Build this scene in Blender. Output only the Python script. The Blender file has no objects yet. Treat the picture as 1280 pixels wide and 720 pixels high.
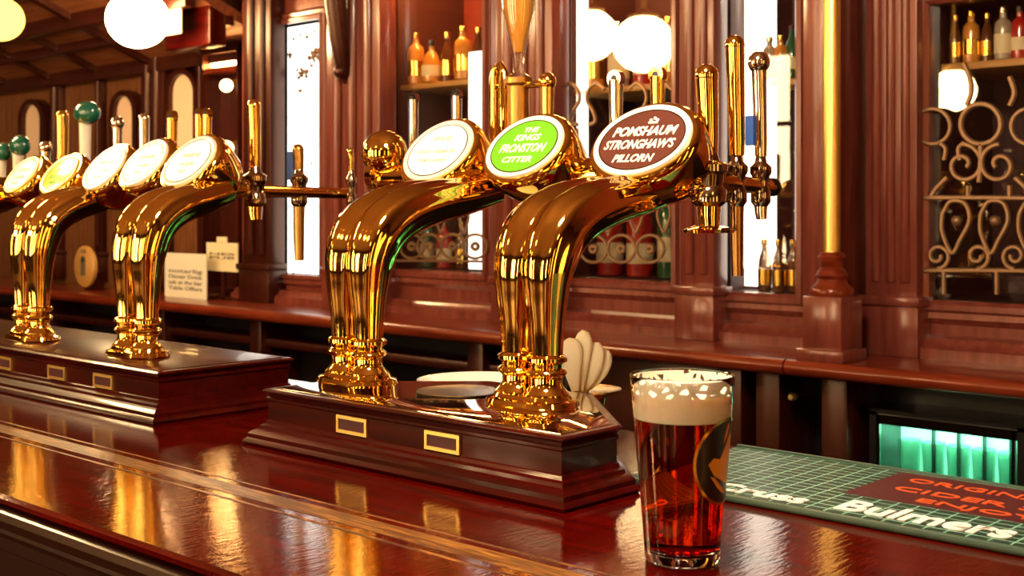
import bpy, bmesh, math, random
from mathutils import Vector, Matrix
random.seed(7)
PI = math.pi
S = bpy.context.scene
C = S.collection

# ------------------------------------------------------------------ camera frame
FPX = 1565.0
YAW = math.radians(42.77)
SN, CS = math.sin(YAW), math.cos(YAW)
EYE = 1.35
HB = 1.05                      # counter top height

def at(px, py, Y):
    """point of the vertical plane at depth Y that the photo shows at px, py"""
    k = (px - 640) / FPX
    dx, dy = -SN + CS * k, CS + SN * k
    t = Y / dy
    return Vector((dx * t, Y, EYE + (260 - py) / FPX * t))

def onz(px, py, z):
    """point of the horizontal plane at height z that the photo shows at px, py"""
    t = (EYE - z) * FPX / (py - 260)
    k = (px - 640) / FPX
    return Vector(((-SN + CS * k) * t, (CS + SN * k) * t, z))

# ------------------------------------------------------------------ materials
MATS = {}
def new_mat(name):
    m = bpy.data.materials.new(name); m.use_nodes = True
    nt = m.node_tree; nt.nodes.clear()
    out = nt.nodes.new('ShaderNodeOutputMaterial')
    return m, nt, out

def setin(node, **kw):
    for k, v in kw.items():
        k = k.replace('_', ' ')
        if k in node.inputs: node.inputs[k].default_value = v

def pbsdf(nt, out, col, rough, metal=0.0, coat=0.0, **kw):
    b = nt.nodes.new('ShaderNodeBsdfPrincipled')
    b.inputs['Base Color'].default_value = (*col, 1)
    b.inputs['Roughness'].default_value = rough
    b.inputs['Metallic'].default_value = metal
    b.inputs['Coat Weight'].default_value = coat
    b.inputs['Coat Roughness'].default_value = 0.06
    setin(b, **kw)
    nt.links.new(b.outputs[0], out.inputs[0])
    return b

def plain(name, col, rough=.5, metal=0., coat=0., **kw):
    m, nt, out = new_mat(name); pbsdf(nt, out, col, rough, metal, coat, **kw); MATS[name] = m; return m

def coords(nt, scale=(1, 1, 1)):
    tc = nt.nodes.new('ShaderNodeTexCoord'); mp = nt.nodes.new('ShaderNodeMapping')
    mp.inputs['Scale'].default_value = scale
    nt.links.new(tc.outputs['Object'], mp.inputs['Vector'])
    return mp.outputs[0]

def ramp(nt, fac, stops):
    r = nt.nodes.new('ShaderNodeValToRGB')
    el = r.color_ramp.elements
    while len(el) < len(stops): el.new(.5)
    for e, (p, c) in zip(el, stops): e.position = p; e.color = (*c, 1)
    nt.links.new(fac, r.inputs[0]); return r.outputs[0]

def noise(nt, vec, scale, detail=4, rough=.55):
    n = nt.nodes.new('ShaderNodeTexNoise')
    setin(n, Scale=scale, Detail=detail, Roughness=rough)
    nt.links.new(vec, n.inputs['Vector']); return n.outputs['Fac']

def bump(nt, h, strength, dist=.002):
    b = nt.nodes.new('ShaderNodeBump'); setin(b, Strength=strength, Distance=dist)
    nt.links.new(h, b.inputs['Height']); return b.outputs[0]

def wood(name, c0, c1, scale, rough=.3, coat=.6, bstr=.15, bscale=None, coat_rough=.08, spec=.5):
    m, nt, out = new_mat(name)
    b = pbsdf(nt, out, c0, rough, 0, coat)
    b.inputs['Coat Roughness'].default_value = coat_rough
    b.inputs['Specular IOR Level'].default_value = spec
    b.inputs['Specular Tint'].default_value = (1, .5, .3, 1)
    v = coords(nt, scale)
    f = noise(nt, v, 6, 6)
    nt.links.new(ramp(nt, f, [(.35, c0), (.68, c1)]), b.inputs['Base Color'])
    v2 = coords(nt, bscale or scale)
    bn = bump(nt, noise(nt, v2, 9, 3), bstr, .002)
    nt.links.new(bn, b.inputs['Normal']); nt.links.new(bn, b.inputs['Coat Normal'])
    MATS[name] = m; return m

wood('counter_wood', (.034, .0003, .0001), (.10, .0016, .0002), (1, 14, 14), .10, .22, .10, (26, 5, 26), .05, .42)
wood('wall_wood', (.120, .021, .013), (.21, .045, .029), (9, 9, .8), .36, .9, .08, coat_rough=.16)
wood('dark_wood', (.015, .0014, .0008), (.042, .0048, .0024), (9, 9, .8), .38, .3, .10, coat_rough=.2)
wood('ebony_wood', (.004, .0008, .0006), (.009, .0014, .001), (1, 12, 12), .35, .25, .04, coat_rough=.12)
wood('plinth_wood', (.020, .0004, .0003), (.055, .0012, .0008), (1, 12, 12), .3, .28, .06, coat_rough=.06, spec=.2)
wood('ledge_wood', (.10, .010, .003), (.22, .030, .009), (1, 10, 10), .3, .6, .08, coat_rough=.12)
wood('ceiling_wood', (.15, .042, .014), (.30, .095, .034), (1, 8, 8), .45, .2, .1)
wood('oak_wood', (.10, .032, .011), (.21, .075, .026), (9, 9, .8), .4, .3, .08, coat_rough=.2)
wood('floor_wood', (.06, .02, .01), (.14, .05, .025), (1, 10, 10), .5, .1, .1)

m, nt, out = new_mat('brass'); MATS['brass'] = m
b = pbsdf(nt, out, (.93, .61, .15), .06, 1.)
v = coords(nt); nt.links.new(bump(nt, noise(nt, v, 28, 2), .10, .002), b.inputs['Normal'])
plain('brass_plain', (.98, .68, .20), .36, 1.)
plain('dull_brass', (.55, .30, .08), .30, 1.)
plain('steel', (.72, .66, .58), .10, 1.)
plain('tap_metal', (.42, .34, .25), .12, 1.)
plain('tray_metal', (.9, .78, .55), .22, 1.)
plain('dark_brass', (.34, .18, .06), .2, 1.)
plain('dark_metal', (.10, .07, .05), .25, 1.)
plain('mirror_metal', (.85, .74, .55), .04, 1.)
plain('lead', (.24, .13, .06), .4, .6)
plain('white_print', (.85, .80, .70), .5)
plain('grey_print', (.55, .50, .38), .5)
plain('orange_print', (.62, .085, .012), .5)
plain('red_print', (.06, .002, .004), .5)
plain('bezel_white', (.80, .76, .66), .2, 0, .6)
plain('black', (.008, .006, .006), .35, 0, .2)
plain('napkin', (.92, .89, .80), .7)
plain('china', (.84, .78, .62), .18, 0, .6)
plain('paper', (.72, .66, .52), .7)
plain('ink', (.10, .07, .05), .6)
plain('plaque_wood', (.48, .24, .06), .4, 0, .3)
plain('green_cap', (.004, .10, .06), .22, 0, .6)
plain('green_glass', (.02, .09, .03), .1, 0, .6)
plain('brown_glass', (.10, .03, .01), .1, 0, .6)
plain('amber_glass', (.55, .22, .03), .1, 0, .6)
plain('clear_bottle', (.35, .28, .20), .08, 0, .6)
plain('red_glass', (.35, .015, .012), .1, 0, .6)
plain('gold_foil', (.85, .55, .12), .22, 1.)
plain('bottle_paper', (.70, .58, .36), .6)
plain('blue_tag', (.03, .09, .30), .4)
plain('room_ceiling', (.20, .08, .028), .8)
plain('arch_panel', (.80, .55, .36), .5, 0, .2)
plain('interior', (.050, .008, .005), .6)
plain('interior_red', (.16, .018, .010), .6)
plain('fridge_liner', (.80, .92, .85), .5)
plain('leather', (.10, .012, .008), .4)

def emis(name, col, st):
    m, nt, out = new_mat(name)
    e = nt.nodes.new('ShaderNodeEmission'); e.inputs[0].default_value = (*col, 1); e.inputs[1].default_value = st
    nt.links.new(e.outputs[0], out.inputs[0]); MATS[name] = m; return m
emis('globe_light', (1, .70, .33), 52)
emis('added_globe_white', (1, .87, .66), 120)
emis('added_globe_warm', (1, .60, .20), 22)
emis('globe_yellow', (1, .62, .10), 3.2)
emis('strip_light', (1, .50, .14), 95)
emis('reflection_glow', (1, .62, .22), 10)
emis('green_light', (.36, 1, .68), 75)
emis('added_amber_glow', (1, .46, .10), 6)
emis('added_window_glow', (1, .68, .36), 15)

# self-glowing etched glass: leaded window, and imitated window reflections in the cabinets
m, nt, out = new_mat('glow_pane'); MATS['glow_pane'] = m
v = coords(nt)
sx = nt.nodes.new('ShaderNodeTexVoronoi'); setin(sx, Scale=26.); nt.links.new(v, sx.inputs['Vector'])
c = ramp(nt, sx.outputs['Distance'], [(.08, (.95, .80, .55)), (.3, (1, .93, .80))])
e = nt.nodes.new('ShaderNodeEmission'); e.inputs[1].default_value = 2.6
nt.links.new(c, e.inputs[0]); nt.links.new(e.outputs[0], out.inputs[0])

# lit badge faces (the lenses of the taps are lit from behind)
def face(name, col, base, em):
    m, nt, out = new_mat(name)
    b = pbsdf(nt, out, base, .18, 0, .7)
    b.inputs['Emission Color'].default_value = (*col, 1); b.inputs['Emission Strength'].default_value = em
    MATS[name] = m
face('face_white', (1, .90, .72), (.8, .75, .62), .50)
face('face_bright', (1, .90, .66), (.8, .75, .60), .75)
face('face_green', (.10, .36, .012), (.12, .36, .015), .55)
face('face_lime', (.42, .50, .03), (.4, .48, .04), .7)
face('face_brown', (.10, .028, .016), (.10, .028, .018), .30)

# clear sheet glass
def sheet(name, fac, tint=(1, 1, 1), rough=.0, wav=0.):
    m, nt, out = new_mat(name)
    t = nt.nodes.new('ShaderNodeBsdfTransparent'); t.inputs[0].default_value = (*tint, 1)
    g = nt.nodes.new('ShaderNodeBsdfGlossy'); g.inputs['Roughness'].default_value = rough
    mx = nt.nodes.new('ShaderNodeMixShader')
    lw = nt.nodes.new('ShaderNodeLayerWeight'); lw.inputs[0].default_value = .5
    pw = nt.nodes.new('ShaderNodeMath'); pw.operation = 'POWER'; pw.inputs[1].default_value = 5
    ml = nt.nodes.new('ShaderNodeMath'); ml.operation = 'MULTIPLY_ADD'; ml.inputs[1].default_value = 1 - fac; ml.inputs[2].default_value = fac
    nt.links.new(lw.outputs['Facing'], pw.inputs[0]); nt.links.new(pw.outputs[0], ml.inputs[0]); nt.links.new(ml.outputs[0], mx.inputs[0])
    nt.links.new(t.outputs[0], mx.inputs[1]); nt.links.new(g.outputs[0], mx.inputs[2])
    if wav:
        bn = bump(nt, noise(nt, coords(nt), 9, 2), wav, .003)
        nt.links.new(bn, g.inputs['Normal'])
    nt.links.new(mx.outputs[0], out.inputs[0]); MATS[name] = m
sheet('cabinet_glass', .075, (.97, .95, .92), .01, .0)
sheet('thin_glass', .05, (.97, .97, .95), .0)
sheet('tumbler_glass', .22, (.85, .95, .9), .05)
sheet('fridge_glass', .04, (.8, 1, .92), .0)

# beer
m, nt, out = new_mat('beer'); MATS['beer'] = m
g = nt.nodes.new('ShaderNodeBsdfGlass'); g.inputs['IOR'].default_value = 1.333; g.inputs['Color'].default_value = (.82, .24, .03, 1)
g.inputs['Roughness'].default_value = .0
nt.links.new(g.outputs[0], out.inputs[0])
va = nt.nodes.new('ShaderNodeVolumeAbsorption'); va.inputs['Color'].default_value = (.85, .22, .03, 1); va.inputs['Density'].default_value = 14
nt.links.new(va.outputs[0], out.inputs['Volume'])
m, nt, out = new_mat('pint_glass'); MATS['pint_glass'] = m
g = nt.nodes.new('ShaderNodeBsdfGlass'); g.inputs['IOR'].default_value = 1.45; g.inputs['Roughness'].default_value = 0
nt.links.new(g.outputs[0], out.inputs[0])
m, nt, out = new_mat('foam'); MATS['foam'] = m
b = pbsdf(nt, out, (.93, .85, .66), .75, 0, .1)
nt.links.new(bump(nt, noise(nt, coords(nt), 260, 3), .25, .001), b.inputs['Normal'])
setin(b, Subsurface_Weight=.4, Subsurface_Scale=.01)
m, nt, out = new_mat('foam_lace'); MATS['foam_lace'] = m
b = pbsdf(nt, out, (.93, .87, .70), .7)
tr = nt.nodes.new('ShaderNodeBsdfTransparent'); mx = nt.nodes.new('ShaderNodeMixShader')
vo = nt.nodes.new('ShaderNodeTexVoronoi'); vo.feature = 'DISTANCE_TO_EDGE'; setin(vo, Scale=1.)
nt.links.new(coords(nt, (120, 120, 150)), vo.inputs['Vector'])
cr = ramp(nt, vo.outputs['Distance'], [(.17, (1, 1, 1)), (.26, (0, 0, 0))])
nt.links.new(cr, mx.inputs[0]); nt.links.new(tr.outputs[0], mx.inputs[1]); nt.links.new(b.outputs[0], mx.inputs[2])
nt.links.new(mx.outputs[0], out.inputs[0])

# rubber bar runner: printed grid of fine lines
m, nt, out = new_mat('runner'); MATS['runner'] = m
b = pbsdf(nt, out, (.012, .07, .045), .5, 0, .05)
br = nt.nodes.new('ShaderNodeTexBrick')
setin(br, Scale=1., Mortar_Size=.0011, Brick_Width=.020, Row_Height=.014, Mortar_Smooth=.2)
br.inputs['Color1'].default_value = (.002, .032, .017, 1); br.inputs['Color2'].default_value = (.002, .026, .013, 1)
br.inputs['Mortar'].default_value = (.22, .46, .32, 1); br.offset = 0
nt.links.new(coords(nt), br.inputs['Vector']); nt.links.new(br.outputs['Color'], b.inputs['Base Color'])
nt.links.new(bump(nt, br.outputs['Fac'], .4, .001), b.inputs['Normal'])
plain('runner_edge', (.045, .085, .055), .45)

# marquetry band
m, nt, out = new_mat('inlay'); MATS['inlay'] = m
b = pbsdf(nt, out, (.3, .12, .03), .30, 0, .5)
b.inputs['Coat Roughness'].default_value = .16
f_ = noise(nt, coords(nt, (14, 260, 1)), 1.6, 5, .7)
nt.links.new(ramp(nt, f_, [(.50, (.06, .004, .001)), (.66, (.60, .22, .03))]), b.inputs['Base Color'])
bn = bump(nt, f_, .5, .0015)
nt.links.new(bn, b.inputs['Normal']); nt.links.new(bn, b.inputs['Coat Normal'])

# ------------------------------------------------------------------ mesh builder
class MB:
    def __init__(s): s.v = []; s.f = []
    def add(s, vs, fs):
        n = len(s.v); s.v += [Vector(p) for p in vs]; s.f += [tuple(i + n for i in f) for f in fs]; return s
    def box(s, x0, x1, y0, y1, z0, z1):
        return s.add([(x0,y0,z0),(x1,y0,z0),(x1,y1,z0),(x0,y1,z0),(x0,y0,z1),(x1,y0,z1),(x1,y1,z1),(x0,y1,z1)],
                     [(3,2,1,0),(4,5,6,7),(0,1,5,4),(1,2,6,5),(2,3,7,6),(3,0,4,7)])
    def rings(s, rings, cap0=True, cap1=True, closed=True):
        n = len(rings[0]); vs = [p for r in rings for p in r]; fs = []
        for i in range(len(rings) - 1):
            for j in range(n if closed else n - 1):
                k = (j + 1) % n
                fs.append((i*n+j, i*n+k, (i+1)*n+k, (i+1)*n+j))
        if cap0: fs.append(tuple(range(n))[::-1])
        if cap1: fs.append(tuple((len(rings)-1)*n + j for j in range(n)))
        return s.add(vs, fs)
    def lathe(s, prof, c, seg=28, axis='z', a=1, b=1):
        c = Vector(c); rs = []
        for r, h in prof:
            ring = []
            for j in range(seg):
                t = 2*PI*j/seg; x, y = r*math.cos(t), r*math.sin(t)
                if axis == 'z': ring.append(c + Vector((x*a, y*b, h)))
                elif axis == 'x': ring.append(c + Vector((h, x, y)))
                else: ring.append(c + Vector((y, h, x)))
            rs.append(ring)
        return s.rings(rs)
    def sphere(s, c, r, seg=28, n=16, sc=(1,1,1)):
        c = Vector(c); rs = []
        for i in range(1, n):
            a = PI*i/n - PI/2
            rs.append([c + Vector((r*sc[0]*math.cos(a)*math.cos(2*PI*j/seg), r*sc[1]*math.cos(a)*math.sin(2*PI*j/seg), r*sc[2]*math.sin(a))) for j in range(seg)])
        return s.rings(rs)
    def tube(s, pts, rad, seg=12, squash=None, flute=0):
        pts = [Vector(p) for p in pts]; n = len(pts)
        if not hasattr(rad, '__len__'): rad = [rad]*n
        T = []
        for i in range(n):
            d = pts[min(i+1, n-1)] - pts[max(i-1, 0)]; T.append(d.normalized())
        up = Vector((1,0,0)) if abs(T[0].x) < .9 else Vector((0,0,1))
        U = (up - T[0]*up.dot(T[0])).normalized(); rs = []
        for i in range(n):
            U = (U - T[i]*U.dot(T[i])).normalized(); V = T[i].cross(U)
            sq = squash or 1
            rs.append([pts[i] + (U*math.cos(2*PI*j/seg) + V*sq*math.sin(2*PI*j/seg))*rad[i]*(1 + flute*math.cos(8*2*PI*j/seg)) for j in range(seg)])
        return s.rings(rs)
    def ell(s, prof, c, u, v, n, a, b, seg=48):
        """oval turned profile: prof = (growth of the half axes, distance along n)"""
        rs = [[c + u*((a+g)*math.cos(2*PI*j/seg)) + v*((b+g)*math.sin(2*PI*j/seg)) + n*d for j in range(seg)] for g, d in prof]
        return s.rings(rs)
    def prism(s, poly, z0, z1):
        n = len(poly)
        return s.rings([[Vector((x, y, z0)) for x, y in poly], [Vector((x, y, z1)) for x, y in poly]])
    def moulded(s, poly, prof):
        """stack of offset footprints: prof = (offset outwards, z)"""
        rs = []
        for o, z in prof: rs.append([Vector((x, y, z)) for x, y in offset(poly, o)])
        return s.rings(rs)
    def along_x(s, prof, x0, x1):
        """profile in (y, z) drawn out along x"""
        return s.rings([[Vector((x0, y, z)) for y, z in prof], [Vector((x1, y, z)) for y, z in prof]])
    def along_z(s, prof, z0, z1):
        return s.rings([[Vector((x, y, z0)) for x, y in prof], [Vector((x, y, z1)) for x, y in prof]])
    def text(s, body, size, o, u, v, w=None, ext=.0006, width=None, shear=0., bold=.012):
        cu = bpy.data.curves.new('t', 'FONT'); cu.body = body; cu.size = 1; cu.extrude = 0; cu.align_x = 'CENTER'; cu.align_y = 'CENTER'
        cu.resolution_u = 3; cu.offset = bold; cu.shear = shear
        ob = bpy.data.objects.new('t', cu); me = bpy.data.meshes.new_from_object(ob)
        bpy.data.objects.remove(ob); bpy.data.curves.remove(cu)
        xs = [p.co.x for p in me.vertices]; wd = (max(xs) - min(xs)) or 1
        sx = size if not width else width / wd
        n = u.cross(v).normalized()
        V = [o + u*(p.co.x*sx) + v*(p.co.y*size) + n*ext for p in me.vertices]
        V2 = [p - n*ext*1.6 for p in V]
        F = [tuple(p.vertices) for p in me.polygons]; L = len(V)
        # side walls along border edges
        cnt = {}
        for f in F:
            for i in range(len(f)):
                e = (f[i], f[(i+1) % len(f)]); cnt[e] = 1
        side = [(a + L, b + L, b, a) for (a, b) in cnt if (b, a) not in cnt]
        s.add(V + V2, F + side)
        bpy.data.meshes.remove(me); return s
    def build(s, name, mat, parent=None, bevel=0, smooth=40, loc=None, segs=2):
        if parent is not None:
            base = Vector((0,0,0)); p = parent
            while p is not None: base = base + p.location; p = p.parent
        else:
            if loc is None:
                zs = min(p.z for p in s.v); xs = [p.x for p in s.v]; ys = [p.y for p in s.v]
                loc = ((min(xs)+max(xs))/2, (min(ys)+max(ys))/2, zs)
            base = Vector(loc)
        me = bpy.data.meshes.new(name)
        me.from_pydata([p - base for p in s.v], [], s.f)
        bm = bmesh.new(); bm.from_mesh(me)
        bmesh.ops.recalc_face_normals(bm, faces=bm.faces)
        if bevel:
            es = [e for e in bm.edges if len(e.link_faces) == 2 and e.calc_face_angle(0) > .6]
            bmesh.ops.bevel(bm, geom=es, offset=bevel, segments=segs, affect='EDGES', clamp_overlap=True, profile=.5)
        for f in bm.faces: f.smooth = True
        bm.to_mesh(me); bm.free()
        me.set_sharp_from_angle(angle=math.radians(smooth))
        me.materials.append(MATS[mat] if isinstance(mat, str) else mat)
        ob = bpy.data.objects.new(name, me); C.objects.link(ob)
        if parent is not None: ob.parent = parent
        else: ob.location = base
        return ob

def offset(poly, d):
    n = len(poly); out = []
    for i in range(n):
        p0, p1, p2 = Vector(poly[i-1]), Vector(poly[i]), Vector(poly[(i+1) % n])
        a, b = (p1-p0).normalized(), (p2-p1).normalized()
        na, nb = Vector((a.y, -a.x)), Vector((b.y, -b.x))   # outwards for counter-clockwise
        m = (na+nb); m = m / m.dot(na) if m.length > 1e-6 else na
        q = p1 + m*d; out.append((q.x, q.y))
    return out

def tag(o, label, cat, group=None, kind=None):
    if label: o['label'] = label
    if cat: o['category'] = cat
    if group: o['group'] = group
    if kind: o['kind'] = kind
    return o
def thing(name, label, cat, loc, group=None):
    o = bpy.data.objects.new(name, None); C.objects.link(o); o.location = loc; o.empty_display_size = .05
    return tag(o, label, cat, group)
def struct(o): o['kind'] = 'structure'; return o
def dup(root, loc, label, rotz=0, scale=None):
    r = root.copy(); C.objects.link(r); r.location = loc; r.rotation_euler = (0, 0, rotz); r['label'] = label
    if scale: r.scale = scale
    for ch in list(root.children):
        c = ch.copy(); C.objects.link(c); c.parent = r
        for g in ch.children:
            d = g.copy(); C.objects.link(d); d.parent = c
    return r
V3 = Vector
UX, UZ = V3((1,0,0)), V3((0,0,1))

# ================================================================== the room
RX0, RX1, RY0, RY1, RZ = -8.0, 3.2, -4.2, 3.05, 3.1
struct(MB().box(RX0-.1, RX1+.1, RY0-.1, RY1+.1, -.06, 0).build('floor', 'floor_wood'))
struct(MB().box(RX0-.1, RX1+.1, RY0-.1, RY1+.1, RZ, RZ+.06).build('ceiling', 'room_ceiling'))
struct(MB().box(RX0-.1, RX0, RY0, RY1, 0, RZ).build('wall_left', 'dark_wood'))
aw = [(-3.3, -2.8), (-1.0, -.5), (.8, 1.25)]  # unseen glowing windows, added to stripe the brass with amber
m_ = MB(); ye = RY0
for a, b_ in aw:
    m_.box(RX1, RX1+.1, ye, a, 0, RZ); m_.box(RX1, RX1+.1, a, b_, 0, .4); m_.box(RX1, RX1+.1, a, b_, 2.6, RZ); ye = b_
m_.box(RX1, RX1+.1, ye, RY1, 0, RZ)
struct(m_.build('wall_right', 'dark_wood'))
for i, (a, b_) in enumerate(aw):
    w = MB()
    for y in (a, (a+b_)/2-.02, b_-.04): w.box(RX1-.01, RX1+.08, y, y+.04, .4, 2.6)
    for z in (.4, 1.9, 2.56): w.box(RX1-.01, RX1+.08, a, b_, z, z+.04)
    wo = struct(w.build('window_%d' % (i+7), 'dark_wood'))  # added unseen window
    MB().box(RX1+.06, RX1+.07, a, b_, .4, 2.6).build('pane', 'added_amber_glow', wo)
# street wall behind the customer, with unseen tall windows added to light room and brass
m_ = MB(); wins = [(-6.1, -5.45), (-4.9, -4.3), (-3.3, -2.65), (-1.5, -1.0), (.5, 1.0)]
xe = RX0
for a, b_ in wins:
    m_.box(xe, a, RY0-.1, RY0, 0, RZ); m_.box(a, b_, RY0-.1, RY0, 0, .25); m_.box(a, b_, RY0-.1, RY0, 2.7, RZ); xe = b_
m_.box(xe, RX1, RY0-.1, RY0, 0, RZ)
struct(m_.build('wall_front', 'dark_wood'))
for i, (a, b_) in enumerate(wins):
    w = MB()
    for x in (a, (a+b_)/2-.02, b_-.04): w.box(x, x+.04, RY0-.08, RY0+.01, .25, 2.7)
    for z in (.25, 2.05, 2.66): w.box(a, b_, RY0-.08, RY0+.01, z, z+.04)
    wo = struct(w.build('window_%d' % (i+2), 'dark_wood'))  # added unseen window
    MB().box(a, b_, RY0-.07, RY0-.06, .25, 2.7).build('pane', 'added_window_glow', wo)

# ------------------------------------------------------------------ back wall with its openings
W = 2.6
def XW(px, Y=W): return at(px, 0, Y).x
OP = {'win': (XW(345), XW(402), 1.127, 1.973), 'A': (XW(482), XW(609), 1.15, 2.14), 'B': (XW(697), XW(846), 1.15, 2.16),
      'C': (XW(897), XW(1002), 1.135, 2.35), 'D': (XW(1157), XW(1157)+.62, 1.14, 1.80)}
XL = XW(303)
m_ = MB(); x = XL
for k in ('win', 'A', 'B', 'C', 'D'):
    a, b_, z0, z1 = OP[k]
    m_.box(x, a, W, W+.36, .0, RZ)
    m_.box(a, b_, W, W+.36, 0, z0); m_.box(a, b_, W, W+.36, z1, RZ); x = b_
m_.box(x, RX1, W, W+.36, 0, RZ)
m_.box(XL, RX1, W+.36, W+.44, 0, RZ)
struct(m_.build('wall_back', 'wall_wood', loc=(0, W, 0)))
# left run of the back wall, set back
WL = 2.78
struct(MB().box(RX0, XL, WL, WL+.26, 0, RZ).build('wall_back_recess', 'oak_wood', loc=(-5, WL, 0)))

tn = [0]
def trim(mb, mat, bevel=0):
    tn[0] += 1
    return struct(mb.build('trim_%d' % tn[0], mat, bevel=bevel))
def bolection(mb, x0, x1, z0, z1, y, prof):
    """picture-frame moulding round an opening; prof = (distance out from the opening, forward)"""
    rs = []
    for o, d in prof:
        rs.append([V3((x0-o, y-d, z0-o)), V3((x1+o, y-d, z0-o)), V3((x1+o, y-d, z1+o)), V3((x0-o, y-d, z1+o))])
    mb.rings(rs, False, False)

# pilasters
def pilaster(px0, px1, proud, z0=1.03, z1=RZ, mat='wall_wood', reeds=3, Yw=W):
    yf = Yw - proud
    x0 = at(px0, 0, yf).x; x1 = at(px1, 0, yf).x
    m = MB(); m.box(x0, x1, yf, Yw+.001, z0, z1)
    w = (x1-x0); rw = w/(reeds*2+1)
    for i in range(reeds):
        cx = x0 + rw*(1.5+2*i); r = rw*.62
        m.along_z([(cx + r*math.cos(a), yf - r*.8*math.sin(a)) for a in [PI*j/8 for j in range(9)]], z0+.16, z1)
    m.box(x0-.008, x1+.008, yf-.014, Yw+.001, z0, z0+.11)
    m.box(x0-.014, x1+.014, yf-.022, Yw+.001, z0+.11, z0+.13)
    trim(m, mat, .003); return x0, x1
pilaster(304, 338, .06, mat='dark_wood', reeds=2)
pilaster(408, 474, .07, reeds=3)
pilaster(620, 690, .07, reeds=3)
pilaster(850, 892, .06, reeds=2)
pilaster(1082, 1146, .05, reeds=3)
# deep pier carrying the brass pole
pier = MB().box(XW(1003, 2.45), XW(1044, 2.45), 2.45, W+.001, 1.03, RZ)
trim(pier, 'wall_wood', .004)
# carved corbel high on the second pilaster
cb = MB(); c0 = at(418, 40, 2.47)
cb.tube([V3((c0.x, 2.52, 1.74)), V3((c0.x, 2.505, 1.79)), V3((c0.x, 2.49, 1.87)), V3((c0.x, 2.475, 1.97)), V3((c0.x, 2.46, 2.1))], [.012, .024, .030, .034, .038], 14)
cb.sphere((c0.x, 2.495, 1.775), .024); cb.box(c0.x-.06, c0.x+.06, 2.42, 2.54, 2.1, 2.14)
trim(cb, 'dark_wood')
# rails under the openings: raised panels and plinth mouldings
m_ = MB()
m_.along_x([(W+.001, 1.03), (W-.05, 1.03), (W-.05, 1.052), (W-.035, 1.06), (W-.028, 1.072), (W+.001, 1.078)], XL, RX1)
trim(m_, 'wall_wood')

# ------------------------------------------------------------------ window with leaded glass (left of the second pilaster)
a, b_, z0, z1 = OP['win']
w = MB(); bolection(w, a, b_, z0, z1, W, [(0, -.06), (0, .012), (.012, .018), (.02, .010), (.03, .014), (.042, .0)])
wo = struct(w.build('window_1', 'wall_wood'))
MB().box(a, b_, W+.05, W+.06, z0, z1).build('pane', 'glow_pane', wo)  # glows by its own emission in place of daylight
ld = MB()
rl = random.Random(3)
for i in range(46):
    fx = rl.uniform(.06, .94); cz_ = 1.835 + .035*math.cos(fx*2*PI*1.5) + rl.gauss(0, .012)
    ld.sphere((a+(b_-a)*fx, W+.046, cz_), rl.uniform(.004, .009), 8, 6)
for fx, fz, r in ((.45, 1.93, .007), (.62, 1.945, .005), (.30, 1.94, .005), (.8, 1.93, .006), (.15, 1.93, .006), (.3, 1.75, .008), (.28, 1.50, .005), (.55, 1.50, .005)):
    ld.sphere((a+(b_-a)*fx, W+.046, fz), r, 8, 6)
for fz in (1.35, 1.66): ld.box(a, b_, W+.045, W+.049, fz, fz+.0025)
for fx in (.14, .86): ld.box(a+(b_-a)*fx, a+(b_-a)*fx+.0025, W+.045, W+.049, z0, 1.66)
ld.build('leading', 'lead', wo)

# ------------------------------------------------------------------ display cabinets
def spiral(mb, c, r0, r1, a0, turns, r=.0045, n=26, Y=2.585):
    """scroll drawn about an image point, lying in the plane of the door"""
    pts = []
    for i in range(n+1):
        f = i/n; a_ = a0 + turns*2*PI*f; rr = r0 + (r1-r0)*f
        pts.append(at(c[0] + rr*math.cos(a_), c[1] - rr*math.sin(a_), Y))
    mb.tube(pts, r, 6)
def stroke(mb, pts, r=.0045, Y=2.585, n=6):
    P = [V3((x, y, 0)) for x, y in pts]; out_ = []
    for i in range(len(P)-1):
        p0, p1, p2, p3 = P[max(i-1,0)], P[i], P[i+1], P[min(i+2,len(P)-1)]
        for j in range(n):
            t = j/n
            out_.append(.5*((2*p1)+(p2-p0)*t+(2*p0-5*p1+4*p2-p3)*t*t+(3*p1-p0-3*p2+p3)*t**3))
    out_.append(P[-1])
    mb.tube([at(p.x, p.y, Y) for p in out_], r, 6)

def cabinet(key, label, shelves, back='interior', frame='wall_wood', strip=True):
    a, b_, z0, z1 = OP[key]
    t = thing('display_cabinet', label, 'cabinet', ((a+b_)/2, W+.18, z0), 'display cabinets in the back wall')
    MB().box(a+.001, b_-.001, W+.335, W+.355, z0+.001, z1-.001).build('back_panel', back, t)
    sd = MB(); sd.box(a+.001, a+.012, W+.02, W+.335, z0+.001, z1-.001); sd.build('side_panel', 'interior', t)
    sd = MB(); sd.box(b_-.012, b_-.001, W+.02, W+.335, z0+.001, z1-.001); sd.build('side_panel', 'interior', t)
    MB().box(a+.012, b_-.012, W+.03, W+.335, z0+.001, z0+.012).build('floor_board', 'interior', t)
    for z in shelves:
        MB().box(a+(.012 if key != 'C' else (b_-a)*.5), b_-.012, W+.05, W+.33, z-.016, z).build('shelf', 'plaque_wood', t, .002)  # shelf wood coloured for the amber light falling on it
    fr = MB(); bolection(fr, a, b_, z0, z1, W, [(-.012, -.04), (-.012, .010), (-.004, .018), (.008, .018), (.014, .008), (.026, .012), (.040, .0)])
    fr.build('door_frame', frame, t)
    MB().box(a-.001, b_+.001, W+.006, W+.010, z0-.001, z1+.001).build('glass_pane', 'cabinet_glass', t)
    if strip:
        MB().box(a+.03, b_-.03, W+.04, W+.07, z1-.03, z1-.012).build('light_strip', 'strip_light', t)  # added strip, out of view, to brighten the bottles
    return t
cA = cabinet('A', 'glazed cabinet with an amber lit shelf behind the pale oval badge', [1.735], 'interior_red')
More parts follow.
